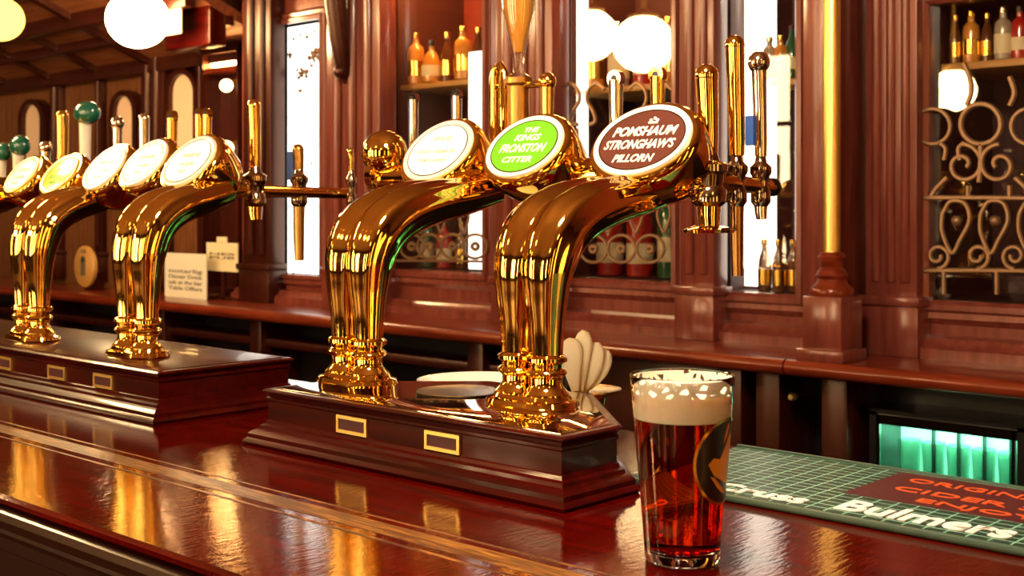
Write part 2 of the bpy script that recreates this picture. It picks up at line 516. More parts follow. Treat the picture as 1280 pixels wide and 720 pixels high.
cB = cabinet('B', 'glazed cabinet with globe reflections behind the green and brown badges', [1.675], 'interior')
cC = cabinet('C', 'narrow cabinet with an imitated white window reflection behind the gold tap handle', [1.66], 'interior')
cD = cabinet('D', 'cabinet door with iron scrollwork at the far right', [1.665], 'interior', strip=False)
# leading and scrollwork on the doors
sA = MB()
for x in (515, 537, 566, 594): spiral(sA, (x, 308), 15, 15, 0, 1)
for x in (526, 551, 580): stroke(sA, [(x, 292), (x-6, 270), (x, 245), (x+6, 270), (x, 292)], .004)
for x in (515, 537, 566, 594): spiral(sA, (x, 308), 4, 4, 0, 1, .006, 10)
stroke(sA, [(484, 326), (545, 326), (606, 327)], .004)
sA.build('leaded_scrolls', 'lead', cA)
sB = MB()
for x in (708, 742, 777, 813): spiral(sB, (x, 311), 17, 17, 0, 1); spiral(sB, (x, 311), 4, 4, 0, 1, .006, 10)
for x in (725, 760, 795, 830): stroke(sB, [(x, 292), (x-8, 268), (x, 235), (x+8, 268), (x, 292)], .004)
for sgn, x in ((1, 716), (-1, 742)):
    stroke(sB, [(x-sgn*14, 112), (x-sgn*4, 104), (x+sgn*6, 112), (x+sgn*8, 126), (x, 140), (x-sgn*2, 152), (x+sgn*6, 156)], .0055)
for sgn, x in ((1, 800), (-1, 826)):
    stroke(sB, [(x-sgn*14, 112), (x-sgn*4, 104), (x+sgn*6, 112), (x+sgn*8, 126), (x, 140)], .005)
for x in (722, 768, 815): stroke(sB, [(x, 160), (x, 200), (x, 232)], .004)
sB.build('leaded_scrolls', 'lead', cB)
# iron scroll grille of the right-hand door
sD = MB()
YD = 2.583
spiral(sD, (1226, 155), 25, 25, 0, 1, .006, 28, YD)
for x in (1166, 1286): spiral(sD, (x, 158), 22, 22, 0, 1, .005, 24, YD)
stroke(sD, [(1226, 180), (1226, 200), (1224, 228)], .006, YD)
for sg, x in ((1, 1204), (-1, 1249)):
    spiral(sD, (x, 206), 26, 5, PI*.5 if sg > 0 else PI*.5, -sg*1.35, .0055, 30, YD)
    stroke(sD, [(x-sg*20, 222), (x-sg*34, 236), (x-sg*40, 246)], .0055, YD)
for z in (247, 338): stroke(sD, [(1156, z), (1226, z), (1310, z+1)], .0055, YD)
for x in (1210, 1262): stroke(sD, [(x, 232), (x, 247)], .005, YD)
for cx in (1196, 1244, 1292):
    stroke(sD, [(cx-18, 268), (cx-8, 252), (cx+10, 254), (cx+16, 275), (cx+4, 300), (cx-6, 316), (cx-18, 290), (cx-18, 268)], .005, YD)
    sD.sphere(at(cx, 276, YD), .012, 10, 8)
for sg, cx in ((1, 1222), (-1, 1268), (1, 1172)):
    spiral(sD, (cx, 320), 16, 4, -PI*.5, sg*1.3, .005, 24, YD)
for x in (1180, 1246, 1300): stroke(sD, [(x, 338), (x, 352), (x, 368)], .005, YD)
stroke(sD, [(1205, 80), (1212, 96), (1214, 116), (1208, 132)], .006, YD); stroke(sD, [(1262, 96), (1268, 116), (1262, 132)], .006, YD)
for sg in (-1, 1):
    stroke(sD, [(1190+sg*16, 178), (1190+sg*8, 186), (1190+sg*10, 200)], .005, YD)
sD.build('scroll_grille', 'lead', cD)
# emissive sheets imitating reflections of bright windows in three cabinets
a, b_, z0, z1 = OP['C']
MB().box(a+.014, a+(b_-a)*.44, W+.10, W+.106, z0+.02, z1-.05).build('mirrored_glow', 'glow_pane', cC)
a, b_, z0, z1 = OP['B']
MB().box(a+.026, a+.062, W+.05, W+.056, z0+.25, z1-.05).build('mirrored_glow', 'glow_pane', cB)
a, b_, z0, z1 = OP['A']
MB().box(b_-.105, b_-.045, W+.03, W+.036, z0+.02, z0+.66).build('mirrored_glow', 'glow_pane', cA)

# ------------------------------------------------------------------ bottles
ORD = ['first', 'second', 'third', 'fourth', 'fifth', 'sixth', 'seventh', 'eighth', 'ninth', 'tenth']
def bottle_proto(glass, cap, paper, prof, lab):
    t = thing('bottle', 'x', 'bottle', (0, 0, -5))
    m = MB().lathe(prof, (0, 0, -5), 18); m.build('bottle_glass', glass, t)
    top = prof[-1][1]; r = prof[-1][0]
    MB().lathe([(r*1.12, top-.022), (r*1.15, top-.02), (r*1.15, top+.004), (r*.9, top+.006)], (0, 0, -5), 14).build('cap', cap, t)
    MB().lathe([(prof[2][0]+.0006, lab[0]), (prof[2][0]+.0008, lab[1])], (0, 0, -5), 18).build('paper_label', paper, t)
    return t
WINE = [(.030, 0), (.036, .004), (.037, .02), (.037, .17), (.030, .205), (.015, .235), (.0135, .29), (.0145, .295)]
SPIR = [(.034, 0), (.039, .004), (.040, .02), (.040, .15), (.036, .175), (.016, .195), (.014, .235), (.016, .24)]
SQUAT = [(.040, 0), (.046, .004), (.047, .02), (.045, .09), (.032, .13), (.014, .15), (.013, .19), (.015, .194)]
BEER = [(.026, 0), (.030, .003), (.031, .01), (.031, .12), (.024, .155), (.013, .185), (.0125, .225), (.014, .228)]
PRO = {
 'green wine bottle': bottle_proto('green_glass', 'red_print', 'bottle_paper', WINE, (.05, .12)),
 'amber spirit bottle': bottle_proto('amber_glass', 'gold_foil', 'gold_foil', SPIR, (.04, .11)),
 'squat amber bottle': bottle_proto('amber_glass', 'black', 'bottle_paper', SQUAT, (.03, .08)),
 'clear spirit bottle': bottle_proto('clear_bottle', 'steel', 'bottle_paper', SPIR, (.03, .12)),
 'small brown bottle': bottle_proto('brown_glass', 'gold_foil', 'gold_foil', BEER, (.03, .10)),
 'red liqueur bottle': bottle_proto('red_glass', 'black', 'bottle_paper', SPIR, (.04, .10)),
}
used_p = set()
def put_row(kinds, pxs, y, z, where, group, sc=1.):
    for i, (k, px) in enumerate(zip(kinds, pxs)):
        lab = '%s, %s along %s' % (k, ORD[i], where)
        yy = y + random.uniform(-.015, .015)
        p = V3((XW(px, yy), yy, z + .001))
        if k in used_p: o = dup(PRO[k], p, lab, random.uniform(0, 6), (sc,)*3)
        else: used_p.add(k); o = PRO[k]; o.location = p; o['label'] = lab; o.scale = (sc,)*3
        o['group'] = group
def sp(a, b, n): return [a + (b-a)*i/(n-1) for i in range(n)]
A_, S_, Q_, G_, B_, R_ = 'amber spirit bottle', 'clear spirit bottle', 'squat amber bottle', 'green wine bottle', 'small brown bottle', 'red liqueur bottle'
put_row([A_, Q_, B_, A_, B_], sp(520, 598, 5), W+.08, 1.735, 'the amber lit shelf', 'bottles on the amber lit shelf', .66)
put_row([G_, R_, B_, G_], sp(534, 598, 4), W+.12, 1.162, 'the cabinet floor under the amber lit shelf', 'bottles under the amber lit shelf', .62)
put_row([A_, S_, R_, A_], sp(742, 836, 4), W+.085, 1.675, 'the shelf with globe reflections', 'bottles on the shelf with globe reflections', .72)
put_row([R_, R_, G_], sp(762, 838, 3), W+.12, 1.162, 'the cabinet floor under the globe reflections', 'bottles under the globe reflections', .92)
put_row([S_, A_, G_], [962, 976, 990], W+.055, 1.66, 'the narrow cabinet shelf', 'bottles on the narrow cabinet shelf', .42)
put_row([B_, B_, B_], [956, 974, 992], W+.055, 1.147, 'the narrow cabinet floor', 'bottles on the narrow cabinet floor', .54)
put_row([B_, A_, B_, S_, R_], [1194, 1214, 1234, 1254, 1275], W+.085, 1.62+.045, 'the shelf behind the scrollwork door', 'bottles behind the scrollwork door', .46)

# ------------------------------------------------------------------ brass pole with turned foot on its pedestal
pp = at(1040, 300, 2.40)
pole = thing('brass_pole', 'tall brass pole on a turned wooden foot against the pier', 'pole', (pp.x, 2.40, 1.03))
MB().lathe([(.0175, 1.245), (.0175, RZ-.001)], (pp.x, 2.40, 0), 24).build('shaft', 'brass_plain', pole)
MB().lathe([(.044, 1.165), (.046, 1.172), (.044, 1.182), (.034, 1.19), (.030, 1.20), (.034, 1.208), (.030, 1.216), (.024, 1.225), (.026, 1.24), (.030, 1.246), (.024, 1.256), (.018, 1.258)], (pp.x, 2.40, 0), 28).build('turned_foot', 'ledge_wood', pole)
pe = MB().box(pp.x-.045, pp.x+.045, 2.355, 2.449, 1.05, 1.165); pe.box(pp.x-.055, pp.x+.055, 2.345, 2.449, 1.03, 1.055)
pe.build('pedestal', 'wall_wood', pole, .003)

# ------------------------------------------------------------------ back bar: worktop, carcass, fridge
LZ = 1.03
bb = thing('back_bar', 'long dark wooden back bar under the cabinets with open niches', 'back bar', (-2.4, 2.46, 0))
def nose(y, z0, z1): # rounded front
    r = (z1-z0)/2; return [(y + r - r*math.cos(a), (z0+z1)/2 + r*math.sin(a)) for a in [-PI/2 + PI*j/8 for j in range(9)]]
xg = at(978, 446, 2.33).x
for x0, x1 in ((RX0+.01, xg-.002), (xg+.002, 1.5)):
    MB().along_x(nose(2.33, LZ-.035, LZ) + [(W, LZ), (W, LZ-.035)], x0, x1).build('worktop', 'ledge_wood', bb)
# posts and niche shelf
NX = [at(p, 0, 2.42).x for p in (60, 205, 325, 600, 660)]
MB().box(RX0+.01, 1.5, 2.56, W-.002, .0, LZ-.035).build('back_board', 'black', bb)
xs_ = NX + [at(918, 0, 2.42).x, at(965, 0, 2.42).x, at(1048, 0, 2.42).x, at(1275, 0, 2.42).x+.05]
for x in xs_:
    MB().box(x-.03, x+.03, 2.40, 2.56, 0, LZ-.035).build('post', 'dark_wood', bb, .004)
MB().box(RX0+.01, NX[-1], 2.42, 2.56, .905, .93).build('niche_shelf', 'dark_wood', bb, .003)
MB().box(RX0+.01, NX[-1], 2.43, 2.56, .45, .48).build('niche_shelf', 'dark_wood', bb, .003)
MB().box(NX[-1]+.03, xs_[-3]-.03, 2.47, 2.56, 0, LZ-.035).build('front_panel', 'dark_wood', bb, .003)
kp = at(988, 489, 2.4)
MB().lathe([(.006, -.03), (.010, -.022), (.010, -.016), (.004, -.012), (.004, .05)], (kp.x, 2.43, .94), 12, 'y').build('knob', 'brass_plain', bb)
# fridge
f0 = at(1098, 600, 2.44).x; f1 = at(1270, 600, 2.44).x
fr = thing('glass_front_fridge', 'low green lit glass fronted fridge under the right end of the back bar', 'fridge', ((f0+f1)/2, 2.5, .62))
m_ = MB(); m_.box(f0-.02, f0-.002, 2.44, 2.555, .62, .925); m_.box(f1+.002, f1+.02, 2.44, 2.555, .62, .925)
m_.box(f0-.02, f1+.02, 2.44, 2.555, .918, .93); m_.box(f0-.02, f1+.02, 2.44, 2.555, .62, .63)
m_.build('housing', 'black', fr)
MB().box(f0-.002, f1+.002, 2.55, 2.555, .63, .918).build('liner', 'fridge_liner', fr)
MB().box(f0, f1, 2.450, 2.462, .906, .916).build('light_strip', 'green_light', fr)
d = MB()
for x in (f0, f0+(f1-f0)*.985): d.box(x-.003, x+.004, 2.436, 2.444, .63, .918)
for z0_, z1_ in ((.63, .636), (.900, .920)): d.box(f0-.003, f1+.003, 2.436, 2.444, z0_, z1_)
d.build('door_frame', 'steel', fr)
MB().box(f0, f1, 2.439, 2.441, .636, .914).build('glass_pane', 'fridge_glass', fr)
MB().box(f0, f1, 2.455, 2.55, .735, .741).build('shelf', 'steel', fr)
for i in range(4):
    x = f0 + (f1-f0)*(.26+.19*i)
    MB().box(x-.0016, x+.0016, 2.535, 2.549, .742, .90).build('divider', 'black', fr)
TUM = [(.017, 0), (.019, .003), (.022, .08), (.0245, .122), (.0235, .122), (.0205, .08), (.017, .008), (.001, .006)]
for i in range(5):
    x = f0 + (f1-f0)*(.14+.185*i)
    o = MB().lathe(TUM, (x, 2.500, .7418), 16).build('tumbler', 'tumbler_glass', smooth=50)
    tag(o, 'clear tumbler in the green lit fridge, %s from the left' % ORD[i], 'glass', 'tumblers in the fridge')

# ------------------------------------------------------------------ left run: recess, arches, canopy, signs
# posts
for p0, p1, pr in ((176, 204, .05), (246, 252, .05), (62, 74, .03), (118, 126, .03)):
    pilaster(p0, p1, pr, mat='dark_wood', reeds=2 if p1-p0 > 20 else 1, Yw=WL)
# arched panels
for i, (cx, cy, hw, hh) in enumerate(((46, 165, 11, 34), (161, 158, 12, 38), (234, 135, 15, 42))):
    Y = WL - .02
    def arch(gw, gh):
        P = []
        for j in range(13):
            a_ = PI*j/12; P.append(at(cx + (hw+gw)*math.cos(a_), cy - hh*.45 - (hh*.55+gh)*math.sin(a_), Y))
        P.append(at(cx-(hw+gw), cy+hh+40, Y)); P.append(at(cx+(hw+gw), cy+hh+40, Y)); return P
    def sl(P, y0, y1): return [[V3((p.x, y0, p.z)) for p in P], [V3((p.x, y1, p.z)) for p in P]]
    t = thing('arched_panel', ['pale arched wall panel behind the leftmost badges', 'pale arched wall panel between the posts left of centre', 'tall pale arched wall panel right of the broad post'][i], 'wall panel', (at(cx, cy, Y).x, WL, 1.2), 'arched wall panels')
    MB().rings(sl(arch(0, 0), WL-.030, WL-.0005)).build('infill', 'arch_panel', t)
    P0, P1 = arch(0, 0), arch(5, 7)
    rr = [[V3((p.x, y, p.z)) for p in Q] for Q, y in ((P0, WL-.028), (P0, WL-.05), (P1, WL-.05), (P1, WL-.0006))]
    MB().rings(rr, False, False).build('frame', 'dark_wood', t)
# lit recess with two glowing balls imitating reflections of globe lamps
ra, rb = at(254, 0, WL-.08).x, at(300, 0, WL-.08).x
rc = thing('wall_cupboard', 'dark open wall cupboard with amber lit top left of the leaded window', 'cupboard', ((ra+rb)/2, WL-.05, 1.03))
m_ = MB(); m_.box(ra, rb, WL-.012, WL-.001, 1.05, 1.93); m_.box(ra, ra+.012, WL-.09, WL-.012, 1.05, 1.93); m_.box(rb-.012, rb, WL-.09, WL-.012, 1.05, 1.93)
m_.box(ra, rb, WL-.09, WL-.012, 1.03, 1.05); m_.box(ra, rb, WL-.09, WL-.012, 1.93, 1.96)
m_.build('carcass', 'dark_wood', rc)
zt = at(275, 96, WL).z
MB().box(ra+.012, rb-.012, WL-.085, WL-.012, zt, zt+.02).build('shelf', 'ledge_wood', rc)
zl = at(275, 86, WL).z
MB().box(ra+.02, rb-.02, WL-.06, WL-.04, zl, zl+.02).build('light_strip', 'strip_light', rc)
for i, (px, py) in enumerate(((283, 107), (283, 185))):
    p = at(px, py, WL-.09)
    t = thing('globe_reflection', 'small glowing ball standing for a globe reflection in the dark cupboard, the %s one' % ('upper', 'lower')[i], 'lamp', p, 'imitated globe reflections in the cupboard')
    MB().sphere(p, .027 if i else .024, 20, 12).build('globe', 'reflection_glow', t)
    MB().tube([p + V3((0, .02, .012)), p + V3((0, .05, .024)), p + V3((0, .078, .03))], [.008, .006, .012], 10).build('bracket', 'brass_plain', t)

# sloping boarded canopy over the bar's far end
def cz(y): return 1.93 + (WL - y)*.42
xc0, xc1 = RX0+.01, XL-.02
cm = MB(); 
cm.add([V3((xc0, WL, cz(WL))), V3((xc1, WL, cz(WL))), V3((xc1, 1.5, cz(1.5))), V3((xc0, 1.5, cz(1.5))),
        V3((xc0, WL, cz(WL)+.04)), V3((xc1, WL, cz(WL)+.04)), V3((xc1, 1.5, cz(1.5)+.04)), V3((xc0, 1.5, cz(1.5)+.04))],
       [(0,1,2,3),(7,6,5,4),(0,4,5,1),(1,5,6,2),(2,6,7,3),(3,7,4,0)])
cm.build('canopy_board', 'ceiling_wood')
cn = bpy.data.objects['canopy_board']; cn.name = 'boarded_canopy'
cn['kind'] = 'structure'; cn.name = 'trim_%d' % (tn[0]+1); tn[0] += 1
rb_ = MB()
for y in (2.74, 2.56, 2.40, 2.22, 2.02, 1.8, 1.56):
    h = .05 if y in (2.40, 2.74) else .03
    rb_.box(xc0, xc1, y-.022, y+.022, cz(y)-h, cz(y)+.01)
trim(rb_, 'dark_wood', .006)
rb_ = MB(); x = xc0+.1
while x < xc1:
    for ya, yb in ((2.72, 2.42), (2.38, 2.04), (2.0, 1.58)):
        rb_.add([V3((x+dx, y, cz(y)+dz)) for y in (ya, yb) for dx, dz in ((-.02, -.026), (.02, -.026), (.02, .005), (-.02, .005))],
                [(0,1,2,3),(7,6,5,4),(0,4,5,1),(1,5,6,2),(2,6,7,3),(3,7,4,0)])
    x += .42
trim(rb_, 'dark_wood')
# end face of the canopy + red-brown fascia where the main wall begins
fa, fb = at(212, 0, 2.5), at(268, 0, 2.5)
trim(MB().box(fa.x, fb.x, 2.48, 2.55, at(230, 62, 2.5).z, 2.4), 'plinth_wood', .006)

# lamps
def globe(px, py, r, Y, label, mat, ztop):
    p = at(px, py, Y)
    t = thing('globe_lamp', label, 'lamp', (p.x, p.y, p.z), 'round globe lamps over the bar')
    MB().sphere(p, r, 32, 20, (1, 1, .93)).build('globe', mat, t)
    MB().lathe([(r*.5, r*.86), (r*.52, r*.93), (r*.3, r*1.05), (.012, r*1.15), (.010, ztop-p.z-.01), (.03, ztop-p.z)], p, 20).build('pendant_rod', 'brass_plain', t)
    return p
globe(172, 24, .104, 2.24, 'large white glowing globe lamp hanging near the top left', 'globe_light', cz(2.24))
globe(0, 24, .078, 1.9, 'yellowish glowing globe lamp cut off by the left edge', 'globe_yellow', cz(1.9))
def room_globe(x, y, z, r, label, mat='globe_light'):
    t = thing('globe_lamp', label, 'lamp', (x, y, z), 'round globe lamps over the bar')
    MB().sphere((x, y, z), r, 32, 20, (1, 1, .93)).build('globe', mat, t)
    MB().lathe([(r*.5, r*.86), (r*.52, r*.93), (r*.3, r*1.05), (.012, r*1.15), (.010, RZ-z-.01), (.05, RZ-z)], (x, y, z), 20).build('pendant_rod', 'brass_plain', t)
# where the glass of the back wall mirrors them
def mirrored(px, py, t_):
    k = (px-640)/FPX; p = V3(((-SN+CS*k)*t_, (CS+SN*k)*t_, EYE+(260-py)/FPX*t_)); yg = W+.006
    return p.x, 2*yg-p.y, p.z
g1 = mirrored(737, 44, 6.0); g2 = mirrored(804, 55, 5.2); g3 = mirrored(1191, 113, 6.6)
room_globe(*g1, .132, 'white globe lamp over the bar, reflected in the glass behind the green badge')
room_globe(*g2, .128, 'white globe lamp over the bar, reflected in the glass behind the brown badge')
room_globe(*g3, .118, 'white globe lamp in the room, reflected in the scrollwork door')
room_globe(-.66, .74, 2.18, .13, 'added white globe lamp over the runner, out of sight above the pint', 'added_globe_white')  # added lamp, out of view, to brighten runner, pint and napkins
for i, (x, y) in enumerate(((-1.5, -.9), (.1, -1.5), (-3.3, -1.9), (1.2, .1), (-5.2, -.9))):  # unseen ceiling lamps, added to put streaks on the brass
    room_globe(x, y, 2.62, .11, 'added warm globe lamp under the ceiling of the customers room, lamp %s from the bar' % ORD[i], 'added_globe_warm')
# pale sign board behind the big globe
p0, p1 = at(203, 46, 2.40), at(227, -30, 2.40)
sg = MB().box(p0.x, p1.x, 2.395, 2.405, p0.z, p1.z+.06)
t = sg.build('hanging_sign', 'arch_panel', bevel=.004); tag(t, 'pale blank hanging board beside the large white globe', 'sign')

# notices and oval plaque standing on the back bar
def notice(name, label, px0, px1, py0, py1, Y, mat, lines):
    a_, b2 = at(px0, py1, Y), at(px1, py0, Y)
    a_.z = max(a_.z, LZ+.001)
    t = thing(name, label, 'notice', ((a_.x+b2.x)/2, Y, a_.z))
    MB().box(a_.x, b2.x, Y, Y+.004, a_.z, b2.z).build('card', mat, t)
    h = (b2.z-a_.z)
    for i, s in enumerate(lines):
        MB().text(s, h*.12, V3(((a_.x+b2.x)/2, Y-.0004, b2.z - h*(.40+.13*i))), UX, UZ, width=(b2.x-a_.x)*.8).build('lettering', 'ink', t)
    st = MB(); st.box(a_.x+.005, b2.x-.005, Y+.004, Y+.05, LZ+.0005, LZ+.008); st.box((a_.x+b2.x)/2-.008, (a_.x+b2.x)/2+.008, Y+.004, Y+.012, LZ+.0005, b2.z-.03)
    st.build('stand', 'dark_wood', t); return t
notice('notice_card', 'white notice card with lines of dark handwriting on the back bar', 206, 258, 318, 376, 2.47, 'paper', ['notarlig', 'Dinner Drink', 'ask at the bar', 'Table Offers'])
n2 = notice('notice_card', 'cream notice card with a notched top right of the white card', 258, 297, 304, 338, 2.52, 'bottle_paper', ['NES', 'PUB'])
a_ = at(277, 304, 2.52)
MB().box(a_.x-.03, a_.x+.03, 2.52, 2.524, a_.z, a_.z+.022).build('tab', 'bottle_paper', n2)
oc = at(110, 333, 2.45)
t = thing('oval_plaque', 'oval gold wooden plaque with a dark keyhole shape behind the left tower', 'plaque', (oc.x, 2.45, oc.z-.09))
hw, hh = 19*2.0*1.48/1000*1.6, 29*2.0*1.5/1000*1.15
MB().ell([(-.004, 0), (0, -.004), (0, -.016), (-.006, -.02)], V3((oc.x, 2.45, oc.z)), UX, UZ, V3((0, 1, 0)), .078, .080, 40).build('board', 'plaque_wood', t)
m_ = MB().box(oc.x-.016, oc.x+.016, 2.427, 2.431, oc.z-.035, oc.z+.03); m_.ell([(0, 0), (0, -.004)], V3((oc.x, 2.431, oc.z+.03)), UX, UZ, V3((0, 1, 0)), .016, .012, 20)
m_.build('keyhole', 'ink', t)
MB().text('PUB', .022, V3((oc.x, 2.4295, oc.z+.058)), UX, UZ).build('lettering', 'ink', t)
MB().box(oc.x-.03, oc.x+.03, 2.452, 2.50, LZ+.0005, oc.z-.02).build('stand', 'dark_wood', t)

# ================================================================== bar counter
cx0, cx1, cy0, cy1 = -7.0, .35, .595, 1.345
ct = thing('bar_counter', 'long polished red brown bar counter in the foreground', 'bar counter', (-2, .95, 0))
edge = [(cy0+.006, HB), (cy0+.001, HB-.003), (cy0, HB-.007), (cy0+.004, HB-.010), (cy0-.006, HB-.014), (cy0-.010, HB-.020), (cy0-.006, HB-.030), (cy0+.006, HB-.033),
        (cy0+.004, HB-.040), (cy0+.010, HB-.048), (cy0+.020, HB-.052), (cy0+.020, HB-.066), (cy0+.028, HB-.072), (cy0+.040, HB-.075)]
MB().along_x(edge[:4] + [(cy0+.02, HB-.010), (cy0+.02, HB-.030), (cy1, HB-.030), (cy1, HB)], cx0, cx1).build('worktop', 'counter_wood', ct, smooth=25)
MB().along_x(edge[3:] + [(cy1-.002, HB-.075), (cy1-.002, HB-.0302), (cy0+.0198, HB-.0302), (cy0+.0198, HB-.0102)], cx0, cx1).build('edge_moulding', 'ebony_wood', ct, smooth=25)
MB().box(cx0, cx1, .748, .752, HB-.001, HB+.0004).build('inlay_line', 'inlay', ct)
MB().box(cx0, cx1, .764, .792, HB-.001, HB+.0004).build('inlay_band', 'inlay', ct)
MB().box(cx0, cx1, .803, .806, HB-.001, HB+.0004).build('inlay_line', 'inlay', ct)
MB().box(cx0+.02, cx1-.02, cy0+.06, cy1-.06, 0, HB-.075).build('front', 'ebony_wood', ct)

# ================================================================== beer towers
ALPHA = math.radians(36)
BU, BV, BN = V3((1,0,0)), V3((0, math.sin(ALPHA), math.cos(ALPHA))), V3((0, -math.cos(ALPHA), math.sin(ALPHA)))
def badge(t, c, a, b_, fmat, name_label, lines, ink, rim='bezel_white', crown=False):
    m = MB().ell([(-.030, -.085), (-.014, -.076), (-.002, -.056), (.004, -.030), (.006, -.012), (.0045, -.004), (.001, 0), (-.006, .0005)], c, BU, BV, BN, a, b_)
    o = m.build('badge', 'brass', t)
    o['label'] = name_label
    MB().ell([(-.004, -.001), (-.005, .0035), (-.0085, .004), (-.0125, .0025), (-.0135, .0005)], c, BU, BV, BN, a, b_).build('rim', rim, o)
    MB().ell([(-.0125, .0005), (-.0128, .0034), (-.0138, .0034), (-.0142, .0005)], c, BU, BV, BN, a, b_).build('rim_line', 'dark_metal', o)
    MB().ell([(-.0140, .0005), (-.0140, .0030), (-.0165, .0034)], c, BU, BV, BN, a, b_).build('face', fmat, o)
    if lines:
        tx = MB()
        for s, dz, h, w_ in lines:
            tx.text(s, h, c + BN*.0036 + BV*dz, BU, BV, width=w_, shear=.15, bold=.022)
        if crown:
            for i in range(3): tx.sphere(c + BN*.0036 + BV*(.030 + .003*(i == 1)) + BU*(.008+.005*(i-1)), .0024, 8, 6)
            tx.tube([c + BN*.0036 + BV*.026 + BU*.001, c + BN*.0036 + BV*.026 + BU*.015], .0018, 6)
        tx.build('lettering', ink, o)
    return o

def column(t, x, y, zb, sc=1.0, arm=1.0, gap=.022):
    path = [(0, .052), (0, .09), (0, .13), (.004, .165), (.024, .200), (.062, .222), (.115, .236), (.175, .245), (.235, .256)]
    rads = [.0185, .0205, .0255, .031, .034, .033, .030, .0265, .023]
    # denser path
    P = []; R = []
    for i in range(len(path)-1):
        for j in range(6):
            f = j/6
            def cr(q):
                q0, q1, q2, q3 = q[max(i-1,0)], q[i], q[i+1], q[min(i+2, len(q)-1)]
                return .5*((2*q1)+(q2-q0)*f+(2*q0-5*q1+4*q2-q3)*f*f+(3*q1-q0-3*q2+q3)*f**3)
            P.append((cr([p[0] for p in path]), cr([p[1] for p in path]))); R.append(cr(rads))
    P.append(path[-1]); R.append(rads[-1])
    col = None
    for sg in (-1, 1):
        m = MB().tube([V3((x + sg*gap, y + q[0]*arm, zb + q[1])) for q in P], [r*sc for r in R], 72, flute=.028)
        m.build('column_pipe', 'brass', t)
    fl = MB(); 
    poly = lambda r: [V3((x + (gap if math.cos(a) > 0 else -gap) + r*math.cos(a), y + r*math.sin(a), 0)) for a in [2*PI*(j+.5)/48 for j in range(48)]]
    fl.rings([[p + V3((0,0,zb+h)) for p in poly(r*sc)] for r, h in ((.037, .0002), (.039, .003), (.037, .008), (.030, .010), (.028, .014))])
    fl.build('foot_flange', 'brass', t)
    for sg in (-1, 1):
        MB().lathe([(r*sc, h) for r, h in ((.027, .013), (.0275, .016), (.022, .021), (.0185, .026), (.0185, .034), (.0235, .038), (.0245, .041), (.0225, .044), (.019, .046), (.0195, .050), (.0245, .053), (.0245, .057), (.021, .060), (.018, .061))], (x+sg*gap, y, zb), 28).build('collar', 'brass', t)

def plinth(t, x0, x1, y0, y1, chamfer, ptop, top_mat):
    poly = [(x0, y0), (x1, y0), (x1, y1-chamfer[1]), (x1-chamfer[0], y1), (x0+chamfer[0], y1), (x0, y1-chamfer[1])] if chamfer else [(x0, y0), (x1, y0), (x1, y1), (x0, y1)]
    z = HB
    prof = [(.022, z+.0005), (.024, z+.004), (.022, z+.007), (.019, z+.009), (.019, z+.014), (.014, z+.018), (.009, z+.020), (.008, z+.024), (.0035, z+.026), (.002, z+.030),
            (0, z+.031), (0, z+.054), (.0025, z+.056), (.0025, z+.059), (.0, z+.061), (.002, z+.064), (.006, z+.0665), (.006, z+ptop-.002), (.003, z+ptop)]
    o = MB().moulded(poly, prof).build('plinth', 'plinth_wood', t, smooth=25)
    q = offset(poly, -.006)
    MB().prism(q, z+ptop-.001, z+ptop+.0012).build('top_plate', top_mat, t, .0005)
    return o
def plaque(t, x, y, z, w=.052, h=.020):
    f = MB(); bolection(f, x-w/2+.004, x+w/2-.004, z-h/2+.004, z+h/2-.004, y, [(0, .0002), (0, .003), (.004, .003), (.004, .0)])
    o = f.build('nameplate', 'brass_plain', t)
    MB().box(x-w/2+.003, x+w/2-.003, y-.0015, y-.0002, z-h/2+.003, z+h/2-.003).build('plate_field', 'red_print', o)
def lever(t, x, y, z0, ztop, r, mat='brass', style='ball', lean=0.):
    d = V3((lean, 0, 0))
    o = MB().tube([V3((x, y, z0)), V3((x, y, z0+.015)), V3((x, y, z0+.03)) + d*.3, V3((x, y, ztop-r*1.2)) + d], [r*.75, r*.7, r*.8, r], 16).build('tap_handle', mat, t)
    if style == 'ball':
        MB().sphere(V3((x, y, ztop-r)) + d, r*1.28, 18, 12).build('knob', mat, o)
    elif style == 'eye':
        c = V3((x, y, ztop-r)) + d
        MB().lathe([(r*.5, -r*.5), (r*1.15, -r*.5), (r*1.15, r*.5), (r*.5, r*.5)], c, 20, 'y').build('eye', mat, o)
        MB().lathe([(r*.46, -r*.55), (r*.46, r*.45)], c, 14, 'y').build('eye_hole', 'black', o)
    else:
        MB().sphere(V3((x, y, ztop-r*1.2)) + d, r, 18, 12).build('knob', mat, o)
    return o

# ---- the near tower
TB = HB + .072
t = thing('beer_tower', 'brass beer tower with pale, green and brown oval badges in the centre', 'beer tower', (-1.065, 1.06, HB), 'brass beer towers')
pl = plinth(t, -1.31, -.82, .96, 1.20, (.16, .15), .070, 'mirror_metal')
for px, py in ((441, 532), (554, 554)):
    p = at(px, py, .96); plaque(t, p.x, .96, HB+.0425, .055, .021)
dc = onz(573, 488, TB)
MB().lathe([(.050, .0013), (.053, .0013), (.0532, .0020), (.052, .0024), (.050, .0020)], (dc.x, dc.y, HB+.07), 40).build('drip_tray_rim', 'dark_metal', t)
MB().lathe([(.049, .0013), (.0498, .0016), (.001, .0016)], (dc.x, dc.y, HB+.07), 40).build('drip_tray', 'tray_metal', t)
TY = 1.085
for px, py in ((461, 484), (665, 505)):
    p = at(px, py, TY); column(t, p.x, TY if px > 600 else TY-.02, TB-.001)
YBAR = 1.315
xa, xb = at(474, 200, YBAR).x, at(884, 200, YBAR).x
MB().lathe([(.020, xa), (.0235, xa+.004), (.0235, xb-.004), (.020, xb)], (0, YBAR, 1.395), 28, 'x').build('crossbar', 'brass', t)
pk = at(481, 192, YBAR)
